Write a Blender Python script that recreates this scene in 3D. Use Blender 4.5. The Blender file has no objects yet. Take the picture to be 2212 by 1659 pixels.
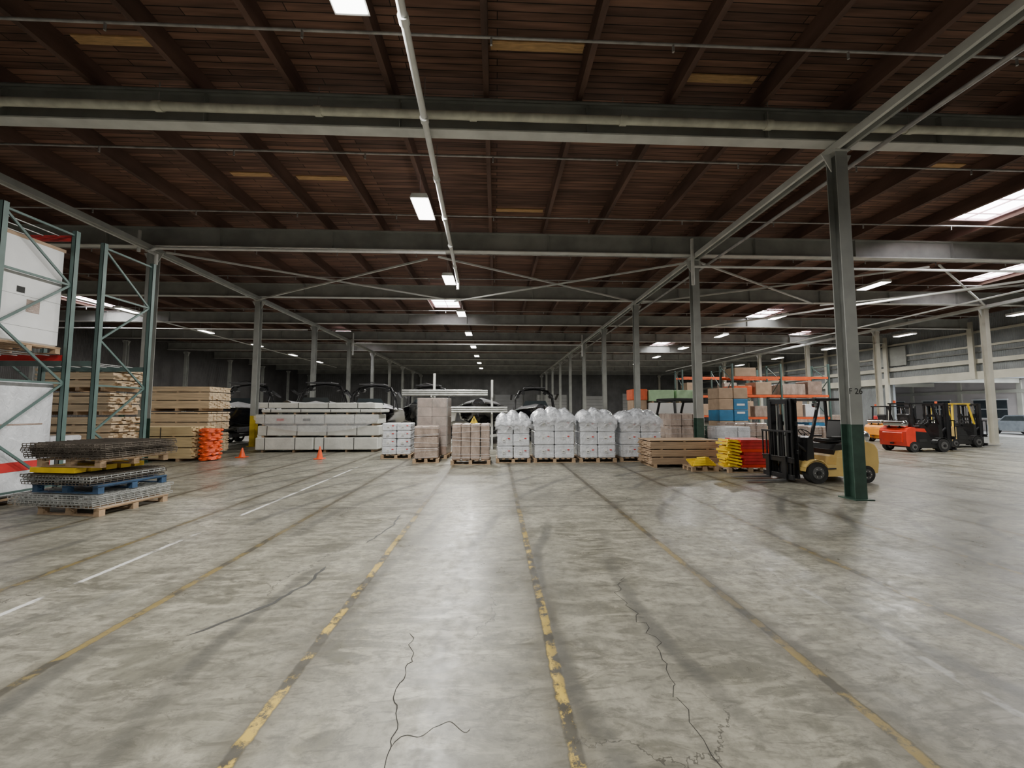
import bpy, math, random
from mathutils import Vector, Matrix, noise
random.seed(7)
S=bpy.context.scene

# ------------------------------------------------------------------ materials
def nd(nt,t,**kw):
    n=nt.nodes.new(t)
    for k,v in kw.items(): setattr(n,k,v)
    return n
def mat(name,col,rough=.5,metal=0,var=.15,scale=4,bump=0,bscale=15,coat=0,emit=None,es=0,stretch=(1,1,1),alpha=1,spec=.5):
    m=bpy.data.materials.new(name); m.use_nodes=True
    nt=m.node_tree; p=nt.nodes['Principled BSDF']
    p.inputs['Roughness'].default_value=rough; p.inputs['Metallic'].default_value=metal
    p.inputs['Coat Weight'].default_value=coat; p.inputs['Coat Roughness'].default_value=.12
    p.inputs['Specular IOR Level'].default_value=spec
    tc=nd(nt,'ShaderNodeTexCoord'); mp=nd(nt,'ShaderNodeMapping'); mp.inputs['Scale'].default_value=stretch
    nt.links.new(tc.outputs['Object'],mp.inputs[0])
    no=nd(nt,'ShaderNodeTexNoise'); no.inputs['Scale'].default_value=scale; no.inputs['Detail'].default_value=5
    nt.links.new(mp.outputs[0],no.inputs[0])
    r=nd(nt,'ShaderNodeValToRGB'); r.color_ramp.elements[0].position=.3; r.color_ramp.elements[1].position=.7
    r.color_ramp.elements[0].color=[c*(1-var) for c in col]+[1]
    r.color_ramp.elements[1].color=[min(1,c*(1+var)) for c in col]+[1]
    nt.links.new(no.outputs['Fac'],r.inputs[0]); nt.links.new(r.outputs[0],p.inputs['Base Color'])
    if bump:
        n2=nd(nt,'ShaderNodeTexNoise'); n2.inputs['Scale'].default_value=bscale; n2.inputs['Detail'].default_value=3
        n2.inputs['Distortion'].default_value=1.5
        nt.links.new(mp.outputs[0],n2.inputs[0])
        b=nd(nt,'ShaderNodeBump'); b.inputs['Strength'].default_value=bump; b.inputs['Distance'].default_value=.03
        nt.links.new(n2.outputs['Fac'],b.inputs['Height']); nt.links.new(b.outputs[0],p.inputs['Normal'])
        if coat: nt.links.new(b.outputs[0],p.inputs['Coat Normal'])
    if emit:
        p.inputs['Emission Color'].default_value=list(emit)+[1]; p.inputs['Emission Strength'].default_value=es
    if alpha<1: p.inputs['Alpha'].default_value=alpha
    return m

M={}
M['steel']=mat('painted_steel_grey',(.33,.34,.32),.5,var=.2,scale=1.5)
M['steelD']=mat('painted_steel_dark',(.15,.155,.145),.5,var=.25,scale=2)
M['flange']=mat('painted_steel_light',(.62,.63,.60),.45,var=.15,scale=2)
M['green']=mat('column_green_paint',(.035,.075,.055),.45,var=.25,scale=5)
M['yelp']=mat('yellow_paint',(.65,.47,.03),.5,var=.2)
M['pipeW']=mat('pipe_white',(.78,.79,.77),.4,var=.12,scale=3)
M['pipeC']=mat('pipe_cream',(.62,.62,.52),.45,var=.25,scale=3)
M['pipeG']=mat('pipe_grey',(.40,.39,.38),.4,metal=.3,var=.3)
M['joist']=mat('joist_wood',(.12,.068,.052),.8,var=.45,scale=2,stretch=(1,.3,1),bump=.2)
M['patch']=mat('new_wood',(.58,.36,.17),.7,var=.25,stretch=(1,8,1))
M['lumber']=mat('lumber_pine',(.60,.46,.30),.7,var=.28,scale=2.5,stretch=(.4,3,6),bump=.1)
M['lumber2']=mat('lumber_yellow',(.64,.50,.28),.7,var=.22,scale=2.5,stretch=(.4,3,6))
M['plywood']=mat('plywood_brown',(.40,.28,.18),.7,var=.2,scale=3,stretch=(.5,3,8))
M['pallet']=mat('pallet_wood',(.40,.28,.175),.8,var=.3,scale=3)
M['palletB']=mat('pallet_blue',(.03,.07,.14),.6,var=.4,scale=6)
M['rackG']=mat('rack_green',(.085,.14,.13),.4,var=.15)
M['rackO']=mat('rack_orange',(.70,.11,.03),.4,var=.15)
M['rackR']=mat('rack_red',(.55,.03,.03),.45,var=.2)
M['rackY']=mat('rack_yellow',(.85,.58,.02),.45,var=.15)
M['wireS']=mat('wire_zinc',(.55,.56,.55),.35,metal=.5,var=.2)
M['wireD']=mat('wire_rusty',(.13,.11,.09),.5,metal=.4,var=.4,scale=6)
M['white']=mat('white_carton',(.76,.77,.78),.5,var=.05)
M['wrapW']=mat('wrap_white',(.68,.70,.74),.3,var=.15,scale=5,bump=.7,bscale=9,coat=.7,stretch=(1,1,.6))
M['wrapT']=mat('wrap_crumpled_film',(.50,.52,.56),.22,var=.42,scale=9,bump=1,bscale=7,coat=1)
M['wrapB']=mat('wrap_cardboard',(.36,.28,.235),.35,var=.32,scale=5,bump=.7,bscale=9,coat=.9,stretch=(1,1,.5))
M['card']=mat('cardboard',(.40,.28,.19),.75,var=.12)
M['cardL']=mat('carton_light_brown',(.30,.22,.18),.45,var=.25,bump=.4,coat=.6)
M['film']=mat('clear_film',(.80,.82,.86),.12,var=.1,scale=8,bump=.9,bscale=10,coat=1,alpha=.35)
M['filmC']=mat('thin_clear_film',(.70,.70,.70),.1,var=.1,scale=8,bump=1,bscale=10,coat=1,alpha=.2)
M['lumW']=mat('lumber_wrap_white',(.64,.65,.61),.35,var=.14,scale=2,bump=.35,bscale=4,coat=.4)
M['black']=mat('black_plastic',(.015,.015,.016),.35,var=.3)
M['blackM']=mat('black_metal',(.02,.02,.022),.3,metal=.2,var=.3)
M['rubber']=mat('tyre_rubber',(.018,.018,.018),.8,var=.4,scale=10)
M['hub']=mat('hub_grey',(.10,.10,.10),.5,var=.3)
M['flY']=mat('forklift_yellow',(.76,.53,.17),.35,var=.08,coat=.3)
M['flR']=mat('forklift_red',(.75,.045,.02),.3,var=.08,coat=.5)
M['orange']=mat('orange_plastic',(.80,.10,.02),.45,var=.15)
M['orangeY']=mat('amber_paint',(.80,.28,.02),.4,var=.1)
M['chrome']=mat('chrome',(.7,.7,.7),.15,metal=1,var=.05)
M['glass']=mat('tinted_glass',(.04,.05,.055),.05,var=.1)
M['boat']=mat('boat_gelcoat_black',(.012,.012,.015),.12,var=.2,coat=1)
M['cover']=mat('boat_cover_grey',(.52,.52,.54),.6,var=.2,bump=.4,bscale=4)
M['coverD']=mat('boat_cover_charcoal',(.08,.08,.085),.8,var=.2,bump=.3,bscale=4)
M['blue']=mat('blue_carton',(.03,.17,.34),.5,var=.15)
M['dryG']=mat('drywall_green',(.40,.60,.36),.6,var=.12)
M['greyW']=mat('wall_paint_grey',(.26,.265,.27),.7,var=.15,scale=.6)
M['cream']=mat('cream_paint',(.54,.52,.44),.6,var=.15,scale=1)
M['redmark']=mat('red_mark',(.6,.03,.03),.5)
M['ink']=mat('ink_black',(.02,.02,.02),.7)
M['sky']=mat('skylight_glow',(.9,.95,1),.5,emit=(.95,.97,1),es=14)
M['lens']=mat('lamp_lens',(1,1,1),.4,emit=(1,.98,.93),es=12)
M['carp']=mat('car_paint',(.35,.40,.45),.2,metal=.5,coat=1)
M['pinkf']=mat('skylight_frame',(.62,.40,.42),.5)
M['pinkw']=mat('pale_building',(.62,.56,.54),.7,var=.08,scale=.5)
M['asph']=mat('yard_concrete',(.45,.44,.42),.8)
M['lab']=mat('label_white',(.75,.75,.74),.5,var=.02)
M['doorW']=mat('door_pale',(.48,.48,.47),.6,var=.1,scale=1)
M['tar']=mat('tar_seal',(.055,.055,.052),.5,var=.3); M['crk']=mat('crack_dark',(.03,.028,.025),.9)

# ---- corrugated siding
def corr(name,col,axis='Y',freq=3.3):
    m=mat(name,col,.5,var=.25,scale=.8); nt=m.node_tree; p=nt.nodes['Principled BSDF']
    tc=nd(nt,'ShaderNodeTexCoord'); w=nd(nt,'ShaderNodeTexWave',bands_direction=axis); w.inputs['Scale'].default_value=freq
    b=nd(nt,'ShaderNodeBump'); b.inputs['Strength'].default_value=.8; b.inputs['Distance'].default_value=.05
    nt.links.new(tc.outputs['Object'],w.inputs[0]); nt.links.new(w.outputs['Fac'],b.inputs['Height']); nt.links.new(b.outputs[0],p.inputs['Normal'])
    return m
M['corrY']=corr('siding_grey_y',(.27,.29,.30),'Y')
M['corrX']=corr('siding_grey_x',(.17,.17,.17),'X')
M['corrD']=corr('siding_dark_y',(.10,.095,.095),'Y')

# ---- roof deck planks
def deck():
    m=bpy.data.materials.new('roof_deck_planks'); m.use_nodes=True; nt=m.node_tree; p=nt.nodes['Principled BSDF']
    tc=nd(nt,'ShaderNodeTexCoord')
    br=nd(nt,'ShaderNodeTexBrick'); br.inputs['Scale'].default_value=1; br.inputs['Brick Width'].default_value=3.6
    br.inputs['Row Height'].default_value=.15; br.inputs['Mortar Size'].default_value=.009; br.inputs['Bias'].default_value=-.1
    br.inputs['Color1'].default_value=(.22,.115,.078,1); br.inputs['Color2'].default_value=(.095,.050,.037,1); br.inputs['Mortar'].default_value=(.014,.009,.007,1)
    nt.links.new(tc.outputs['Object'],br.inputs[0])
    mp=nd(nt,'ShaderNodeMapping'); mp.inputs['Scale'].default_value=(.5,6,1); nt.links.new(tc.outputs['Object'],mp.inputs[0])
    no=nd(nt,'ShaderNodeTexNoise'); no.inputs['Scale'].default_value=1.5; no.inputs['Detail'].default_value=6; nt.links.new(mp.outputs[0],no.inputs[0])
    mr=nd(nt,'ShaderNodeMapRange'); mr.inputs[1].default_value=.3; mr.inputs[2].default_value=.7; mr.inputs[3].default_value=.55; mr.inputs[4].default_value=1.45
    nt.links.new(no.outputs['Fac'],mr.inputs[0])
    mx=nd(nt,'ShaderNodeVectorMath',operation='SCALE'); nt.links.new(br.outputs['Color'],mx.inputs[0]); nt.links.new(mr.outputs[0],mx.inputs['Scale'])
    nt.links.new(mx.outputs[0],p.inputs['Base Color']); p.inputs['Roughness'].default_value=.75
    return m
M['deck']=deck()

# ---- concrete floor
def floor_mat():
    m=bpy.data.materials.new('polished_concrete'); m.use_nodes=True; nt=m.node_tree; p=nt.nodes['Principled BSDF']; L=nt.links.new
    tc=nd(nt,'ShaderNodeTexCoord'); sx=nd(nt,'ShaderNodeSeparateXYZ'); L(tc.outputs['Object'],sx.inputs[0])
    def noi(scale,detail=6,vec=None,dist=0,rough=.6):
        n=nd(nt,'ShaderNodeTexNoise'); n.inputs['Scale'].default_value=scale; n.inputs['Detail'].default_value=detail
        n.inputs['Distortion'].default_value=dist; n.inputs['Roughness'].default_value=rough
        L(vec or tc.outputs['Object'],n.inputs[0]); return n.outputs['Fac']
    def ma(op,a,b=None,c=None,clamp=False):
        n=nd(nt,'ShaderNodeMath',operation=op); n.use_clamp=clamp
        for i,v in enumerate((a,b,c)):
            if v is None: continue
            if isinstance(v,(int,float)): n.inputs[i].default_value=v
            else: L(v,n.inputs[i])
        return n.outputs[0]
    def mr(v,a,b,c=0,d=1):
        n=nd(nt,'ShaderNodeMapRange',interpolation_type='SMOOTHSTEP'); L(v,n.inputs[0])
        for i,x in enumerate((a,b,c,d)): n.inputs[i+1].default_value=x
        return n.outputs[0]
    def mix(f,a,b):
        n=nd(nt,'ShaderNodeMix',data_type='RGBA')
        if isinstance(f,(int,float)): n.inputs[0].default_value=f
        else: L(f,n.inputs[0])
        for i,v in ((6,a),(7,b)):
            if isinstance(v,tuple): n.inputs[i].default_value=v+(1,)
            else: L(v,n.inputs[i])
        return n.outputs[2]
    big=noi(.35,4); med=noi(1.3,8,dist=.8,rough=.65); fine=noi(9,8,rough=.7)
    mp=nd(nt,'ShaderNodeMapping'); mp.inputs['Scale'].default_value=(.7,2.2,1); mp.inputs['Rotation'].default_value=(0,0,.35); L(tc.outputs['Object'],mp.inputs[0])
    st=noi(2.2,9,vec=mp.outputs[0],dist=1.2,rough=.72)
    c=mix(mr(med,.38,.60),(.142,.136,.107),(.24,.229,.182))
    c=mix(mr(st,.44,.60,0,.75),c,(.37,.35,.28))
    c=mix(mr(big,.42,.62,0,.5),c,(.125,.12,.104))
    c=mix(mr(fine,.42,.66,0,.5),c,(.08,.076,.062))
    st2=noi(4.5,8,vec=mp.outputs[0],dist=2.0,rough=.75)
    c=mix(mr(st2,.50,.63,0,.6),c,(.075,.071,.058))
    X=sx.outputs[0]; Y=sx.outputs[1]
    wob=ma('MULTIPLY',ma('SUBTRACT',noi(1.1,5),.5),.06)
    wf=ma('MULTIPLY',ma('SUBTRACT',noi(14,4),.5),.035)
    def period(v,off,per):
        t=ma('DIVIDE',ma('SUBTRACT',v,off),per); t=ma('ADD',t,.5); t=ma('FRACT',t); t=ma('SUBTRACT',t,.5)
        return ma('MULTIPLY',t,per)
    jx=ma('ABSOLUTE',ma('ADD',ma('ADD',period(X,.42,1.785),wob),wf))
    jy=ma('ABSOLUTE',ma('ADD',ma('ADD',period(Y,7.3,6.0),wob),wf))
    smudge=mr(jx,.03,.22,.55,0); c=mix(smudge,c,(.095,.085,.062))
    joint=mr(jx,.030,.052,1,0); c=mix(ma('MULTIPLY',joint,mr(noi(2.2,4),.3,.55,.55,.95)),c,(.055,.05,.038))
    inx=mr(ma('ABSOLUTE',ma('ADD',X,.45)),1.3,2.8,1,0.3)
    iny=mr(Y,3.4,8.5,1,.08)
    ym=ma('MULTIPLY',mr(ma('SUBTRACT',jx,.008),.018,.036,1,0),mr(noi(3.4,6,rough=.75),.44,.54))
    ym=ma('MULTIPLY',ma('MULTIPLY',ym,inx),iny); c=mix(ym,c,(.50,.35,.065))
    c=mix(ma('MULTIPLY',mr(jy,.012,.03,.7,0),1),c,(.055,.05,.045))
    wl=ma('MULTIPLY',mr(ma('ABSOLUTE',ma('ADD',ma('ADD',X,4.35),wf)),.022,.04,1,0),mr(noi(1.3,6),.42,.50))
    wl=ma('MULTIPLY',wl,ma('MULTIPLY',mr(Y,12,14,1,0),mr(Y,1.5,2.5))); c=mix(wl,c,(.6,.6,.58))
    w2=ma('MULTIPLY',mr(ma('ABSOLUTE',ma('ADD',ma('SUBTRACT',X,3.1),wf)),.02,.05,.35,0),mr(noi(1.9,6),.52,.58))
    c=mix(ma('MULTIPLY',w2,mr(Y,6,8,1,0)),c,(.5,.5,.5))
    wv=nd(nt,'ShaderNodeTexNoise'); wv.inputs['Scale'].default_value=1.2; wv.inputs['Detail'].default_value=6; wv.inputs['Roughness'].default_value=.7; L(tc.outputs['Object'],wv.inputs[0])
    va=nd(nt,'ShaderNodeVectorMath',operation='MULTIPLY_ADD'); L(wv.outputs['Color'],va.inputs[0]); va.inputs[1].default_value=(.9,.9,0); L(tc.outputs['Object'],va.inputs[2])
    vo=nd(nt,'ShaderNodeTexVoronoi',feature='DISTANCE_TO_EDGE'); vo.inputs['Scale'].default_value=.62; L(va.outputs[0],vo.inputs[0])
    vo.voronoi_dimensions='2D'
    ck=ma('MULTIPLY',mr(vo.outputs[0],.002,.006,1,0),mr(noi(.5,2),.48,.56)); c=mix(ma('MULTIPLY',ck,.7),c,(.04,.037,.032))
    sw=nd(nt,'ShaderNodeTexWave',wave_type='RINGS',rings_direction='Z'); sw.inputs['Scale'].default_value=.35; sw.inputs['Distortion'].default_value=3; sw.inputs['Detail'].default_value=3; sw.inputs['Detail Scale'].default_value=.6
    ml=nd(nt,'ShaderNodeMapping'); ml.inputs['Location'].default_value=(-9,-4,0); L(tc.outputs['Object'],ml.inputs[0]); L(ml.outputs[0],sw.inputs[0])
    c=mix(ma('MULTIPLY',mr(sw.outputs['Fac'],.88,1,0,.6),mr(noi(.3,2),.40,.56)),c,(.055,.055,.052))
    L(c,p.inputs['Base Color'])
    ro=ma('ADD',mr(med,.3,.7,.24,.40),mr(fine,.3,.7,0,.15)); L(ro,p.inputs['Roughness'])
    p.inputs['Specular IOR Level'].default_value=.6
    h=ma('SUBTRACT',ma('MULTIPLY',big,.3),ma('MULTIPLY',ma('ADD',joint,ck),.05)); h=ma('ADD',h,ma('MULTIPLY',fine,.03)); h=ma('ADD',h,ma('MULTIPLY',med,.08))
    b=nd(nt,'ShaderNodeBump'); b.inputs['Strength'].default_value=.28; b.inputs['Distance'].default_value=.05; L(h,b.inputs['Height']); L(b.outputs[0],p.inputs['Normal'])
    return m
M['floor']=floor_mat()

# ------------------------------------------------------------------ mesh builder
class B:
    def __init__(s): s.v=[];s.f=[];s.mi=[];s.ms=[];s.T=Matrix.Identity(4);s.sm=[]
    def m(s,k):
        if k not in s.ms: s.ms.append(k)
        return s.ms.index(k)
    def add(s,vs,fs,k,smooth=False):
        o=len(s.v); s.v+= [tuple(s.T@Vector(a)) for a in vs]
        i=s.m(k)
        for f in fs: s.f.append([o+j for j in f]); s.mi.append(i); s.sm.append(smooth)
    def box(s,x0,x1,y0,y1,z0,z1,k):
        s.add([(x0,y0,z0),(x1,y0,z0),(x1,y1,z0),(x0,y1,z0),(x0,y0,z1),(x1,y0,z1),(x1,y1,z1),(x0,y1,z1)],
              [(0,3,2,1),(4,5,6,7),(0,1,5,4),(1,2,6,5),(2,3,7,6),(3,0,4,7)],k)
    def cbox(s,c,d,k,rz=0,ry=0,rx=0):
        R=Matrix.Translation(c)@Matrix.Rotation(rz,4,'Z')@Matrix.Rotation(ry,4,'Y')@Matrix.Rotation(rx,4,'X')
        o=s.T; s.T=o@R; a,b_,c_=[q/2 for q in d]; s.box(-a,a,-b_,b_,-c_,c_,k); s.T=o
    def bbox(s,x0,x1,y0,y1,z0,z1,k,r=.03):   # chamfered box
        vs=[];
        for z,i in ((z0,r),(z0+r,0),(z1-r,0),(z1,r)):
            a0,a1,b0,b1=x0+i,x1-i,y0+i,y1-i; q=r
            vs+=[(a0+q,b0,z),(a1-q,b0,z),(a1,b0+q,z),(a1,b1-q,z),(a1-q,b1,z),(a0+q,b1,z),(a0,b1-q,z),(a0,b0+q,z)]
        fs=[tuple(range(7,-1,-1)),tuple(range(24,32))]
        for l in range(3):
            for i in range(8):
                j=(i+1)%8; fs.append((l*8+i,l*8+j,l*8+8+j,l*8+8+i))
        s.add(vs,fs,k)
    def beam(s,p,q,w,h,k):
        p=Vector(p);q=Vector(q);d=q-p; L=d.length; x=d.normalized(); up=Vector((0,0,1))
        if abs(x.z)>.99: up=Vector((0,1,0))
        y=up.cross(x).normalized(); z=x.cross(y)
        R=Matrix((x,y,z)).transposed().to_4x4(); R.translation=(p+q)/2
        o=s.T; s.T=o@R; s.box(-L/2,L/2,-w/2,w/2,-h/2,h/2,k); s.T=o
    def cyl(s,p,q,r,k,n=12,r2=None,caps=True):
        p=Vector(p);q=Vector(q);x=(q-p).normalized(); a=Vector((0,0,1)) if abs(x.z)<.9 else Vector((1,0,0))
        u=x.cross(a).normalized(); w=x.cross(u); r2=r if r2 is None else r2
        vs=[]
        for c,rr in ((p,r),(q,r2)):
            for i in range(n):
                t=2*math.pi*i/n; vs.append(c+u*(rr*math.cos(t))+w*(rr*math.sin(t)))
        s.add(vs,[(i,(i+1)%n,n+(i+1)%n,n+i) for i in range(n)],k,True)
        if caps: s.add(vs,[tuple(range(n-1,-1,-1)),tuple(range(n,2*n))],k)
    def tube(s,pts,r,k,n=10):
        for a,b in zip(pts,pts[1:]): s.cyl(a,b,r,k,n)
        for a in pts[1:-1]: s.ball(a,(r,r,r),k,8,6)
    def ball(s,c,d,k,n=16,m=10,dis=0,half=False,seed=0):
        vs=[];fs=[]
        for j in range(m+1):
            ph=(math.pi*(j/m) if not half else math.pi/2*(j/m))
            for i in range(n):
                t=2*math.pi*i/n; v=Vector((math.sin(ph)*math.cos(t),math.sin(ph)*math.sin(t),math.cos(ph)))
                f=1+dis*noise.noise(v*2.7+Vector((seed*3.1,seed,0))) if dis else 1
                vs.append((c[0]+v.x*d[0]*f,c[1]+v.y*d[1]*f,c[2]+v.z*d[2]*f))
        for j in range(m):
            for i in range(n):
                i2=(i+1)%n; fs.append((j*n+i,(j+1)*n+i,(j+1)*n+i2,j*n+i2))
        s.add(vs,fs,k,True)
    def prism(s,prof,y0,y1,k):    # profile in XZ extruded along Y (counter-clockwise)
        n=len(prof); vs=[(x,y0,z) for x,z in prof]+[(x,y1,z) for x,z in prof]
        s.add(vs,[tuple(range(n)),tuple(range(2*n-1,n-1,-1))]+[(i,n+i,n+(i+1)%n,(i+1)%n) for i in range(n)],k)
    def obj(s,name,loc=(0,0,0),rz=0,bevel=0,parent=None,sc=1):
        me=bpy.data.meshes.new(name); me.from_pydata(s.v,[],s.f)
        for k in s.ms: me.materials.append(M[k])
        me.polygons.foreach_set('material_index',s.mi); me.polygons.foreach_set('use_smooth',s.sm)
        me.update()
        o=bpy.data.objects.new(name,me); S.collection.objects.link(o); o.location=loc; o.rotation_euler=(0,0,rz); o.scale=(sc,)*3
        if bevel:
            b=o.modifiers.new('bevel','BEVEL'); b.width=bevel; b.segments=2; b.limit_method='ANGLE'; b.angle_limit=.6
        if parent: o.parent=parent
        return o
def text(s,loc,size,parent,name,rx=math.pi/2,rz=0,k='ink'):
    c=bpy.data.curves.new(name,'FONT'); c.body=s; c.size=size; c.align_x='CENTER'; c.extrude=.001
    c.materials.append(M[k]); o=bpy.data.objects.new(name,c); S.collection.objects.link(o)
    o.location=loc; o.rotation_euler=(rx,0,rz); o.parent=parent; return o

# ------------------------------------------------------------------ building
XL,XR,YF,YB=-31.3,34.0,-10.4,62.0
DECK=8.61; BT=8.18; BB=7.49
ROWX=[-12.0,7.3,26.6]; COLY=[-4.35+6*i for i in range(12)]
b=B(); b.box(XL,XR,YF,YB,-.2,0,'floor'); b.obj('floor')
b=B(); b.box(XL,XR,YF,YB,DECK,DECK+.1,'deck'); b.obj('ceiling')
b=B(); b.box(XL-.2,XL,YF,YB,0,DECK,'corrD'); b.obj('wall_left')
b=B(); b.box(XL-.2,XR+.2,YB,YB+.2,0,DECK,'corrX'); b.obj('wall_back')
b=B(); b.box(XL-.2,XR+.2,YF-.2,YF,0,DECK,'greyW'); b.obj('wall_front')
b=B(); b.box(XR,XR+.2,YF,17,0,DECK,'corrY'); b.box(XR,XR+.2,31.6,YB,0,DECK,'corrY'); b.box(XR,XR+.2,17,31.6,3.95,DECK,'corrY'); b.obj('wall_right')
b=B()
for z,h,d in ((3.93,.55,.35),(5.05,.30,.25),(6.2,.14,.14),(7.2,.16,.14)): b.box(XR-d,XR-.001,YF+.1,YB-.1,z,z+h,'cream')
for z in (5.8,): b.box(XR-.12,XR-.001,YF+.1,YB-.1,z,z+.1,'steelD')
for y in COLY: b.box(XR-.50,XR-.36,y-.15,y+.15,(0 if not 17<y<31.6 else 3.95),8.0,'cream')
b.obj('trim_wall_girts')
b=B(); b.box(XR-.22,XR-.16,30.2,33.0,5.5,7.1,'steel'); b.obj('trim_wall_panel')
# joists
b=B()
x=7.5-1.93*20
while x<33.8:
    if x>XL+.2: b.box(x-.055,x+.055,YF+.02,YB-.02,BT+.002,DECK-.002,'joist')
    x+=1.93
b.obj('ceiling_joists')
# main beams
for y in COLY:
    b=B()
    b.box(XL+.05,XR-.6,y-.012,y+.012,BB+.025,BT-.025,'steel')
    b.box(XL+.05,XR-.6,y-.13,y+.13,BB,BB+.03,'flange'); b.box(XL+.05,XR-.6,y-.13,y+.13,BT-.03,BT,'steel')
    x=-29
    while x<33:
        b.box(x-.008,x+.008,y-.12,y+.12,BB+.03,BT-.03,'steel'); x+=3.86
    b.obj('steel_beam')
# longitudinal struts
for x in ROWX:
    b=B()
    for dx in (-.1,.1): b.box(x+dx-.035,x+dx+.035,YF+.1,YB-.1,BB-.19,BB-.03,'flange' if dx<0 else 'steel')
    b.box(x-.065,x+.065,YF+.1,YB-.1,BB-.05,BB-.035,'steelD')
    b.obj('steel_strut')
# columns
def column(x,y,low,txt=None,up='steel'):
    b=B(); w=.125
    for z0,z1,k in ((0.02,1.5,low),(1.5,BB-.2,up)):
        b.box(-w,w,-w,-w+.018,z0,z1,k); b.box(-w,w,w-.018,w,z0,z1,k); b.box(-.01,.01,-w+.018,w-.018,z0,z1,'steelD' if k=='steel' else k)
    b.box(-.2,.2,-.2,.2,0,.02,low)
    b.box(-.17,.17,-.17,.17,BB-.215,BB-.192,'flange')
    for sx in (-1,1): b.prism([(sx*.125,BB-.6),(sx*.33,BB-.22),(sx*.125,BB-.22)][::sx],-.01,.01,'flange')
    o=b.obj('steel_column',(x,y,0))
    if txt: text(txt,(0,-w-.003,2.12),.17,o,'column_label')
for x in ROWX:
    for y in COLY:
        t={(7.3,7.65):'F 26',(-12.0,13.65):'E 15'}.get((x,round(y,2)))
        column(x,y,'yelp' if (x==-12.0 and 18<y<21) else ('cream' if x>26 else 'green'),t,'cream' if x>26 else 'steel')
for y in COLY[3:]:
    if y>12: column(-29.5,y,'green')
# plan bracing between 2nd and 3rd frame lines
b=B(); zb=BB-.08
def br(a,c): b.beam((a[0],a[1],zb),(c[0],c[1],zb),.06,.06,'flange')
for x0,x1 in ((-12,-2.35),(-2.35,7.3),(7.3,16.95),(16.95,26.6)):
    br((x0+.2,13.9),(x1-.2,19.4)); zb-=.09; br((x0+.2,19.4),(x1-.2,13.9)); zb+=.09
b.obj('roof_bracing')

# sprinkler lines and pipes
b=B()
y=-2.9
while y<50:
    for yy in (y,y+2.95):
        b.cyl((XL+.1,yy,8.02),(XR-.7,yy,8.02),.024,'pipeG',6)
        xx=-28
        while xx<32: b.cyl((xx,yy,7.88),(xx,yy,8.02),.02,'pipeG',6); xx+=3.1
    y+=6
b.obj('sprinkler_pipes')
b=B()
def mx(y): return -1.17-.031*y
b.cyl((mx(-3),-3,7.32),(mx(16.6),16.6,7.38),.062,'pipeW',14)
yy=-2.5
while yy<16.4:
    b.cyl((mx(yy),yy,7.33),(mx(yy),yy+.12,7.33),.08,'pipeW',14); b.cyl((mx(yy),yy+.06,7.33),(mx(yy),yy+.06,BT),.008,'pipeG',6); yy+=1.9
b.cyl((mx(16.6),16.6,7.38),(mx(16.6),16.6,7.05),.062,'pipeW',14)
b.obj('sprinkler_main_pipe')
b=B()
b.cyl((XL+.1,7.38,7.69),(XR-.7,7.38,7.69),.08,'pipeC',14)
xx=-28
while xx<30: b.cyl((xx,7.38,7.69),(xx+.14,7.38,7.69),.098,'pipeC',14); b.cyl((xx+.07,7.38,7.77),(xx+.07,7.38,BT),.009,'pipeG',6); xx+=3.05
b.cyl((XL+.1,7.36,8.02),(XR-.7,7.36,8.02),.035,'steelD',10)
b.obj('water_supply_pipe')
b=B()
b.tube([(-11.65,13.35,6.75),(-11.65,13.35,7.1),(-11.9,13.35,7.22),(-11.65,13.35,7.34),(-1.8,13.35,7.34)],.05,'pipeW')
b.tube([(-12.25,13.35,7.2),(-12.25,13.35,7.95)],.05,'pipeW')
b.tube([(7.1,13.35,8.0),(7.1,13.35,6.3)],.06,'pipeW'); b.tube([(7.1,13.35,6.98),(21.3,13.35,6.98)],.045,'pipeW')
b.obj('roof_drain_pipe')
b=B()
b.tube([(7.75,YF+1,7.13),(7.75,50,7.13)],.045,'pipeG'); b.obj('conduit_pipe')
b=B()
for xx in (-11.6,7.1): b.tube([(xx,31.35,8.0),(xx,31.35,6.2)],.06,'pipeW')
b.tube([(-11.6,31.35,7.15),(7.1,31.35,7.15)],.05,'pipeW'); b.obj('roof_drain_pipe')
b=B()
b.tube([(12.5,24,7.0),(23.5,12,7.0)],.05,'pipeW'); b.tube([(22.5,13.35,6.9),(22.5,50,6.9)],.04,'pipeW'); b.obj('branch_pipe')
b=B()
b.tube([(-20.5,16,7.2),(-20.5,50,7.2)],.04,'pipeW'); b.tube([(-29,25.3,7.0),(-12.3,25.3,7.0)],.04,'pipeW'); b.obj('branch_pipe')
for i,(x,y,w) in enumerate(((.75,6.75,1.75),(4.62,7.3,1.4),(-6.9,6.95,1.7),(-7.1,11.0,1.1),(-5.05,11.1,1.6),(.78,12.7,1.6),(2.7,4.2,1.6),(12.2,9.8,1.6),(-5.0,22,1.6))):
    b=B(); b.box(x-w/2,x+w/2,y-.09,y+.09,DECK-.03,DECK-.001,'patch'); b.obj('ceiling_repair_plank')

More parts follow.
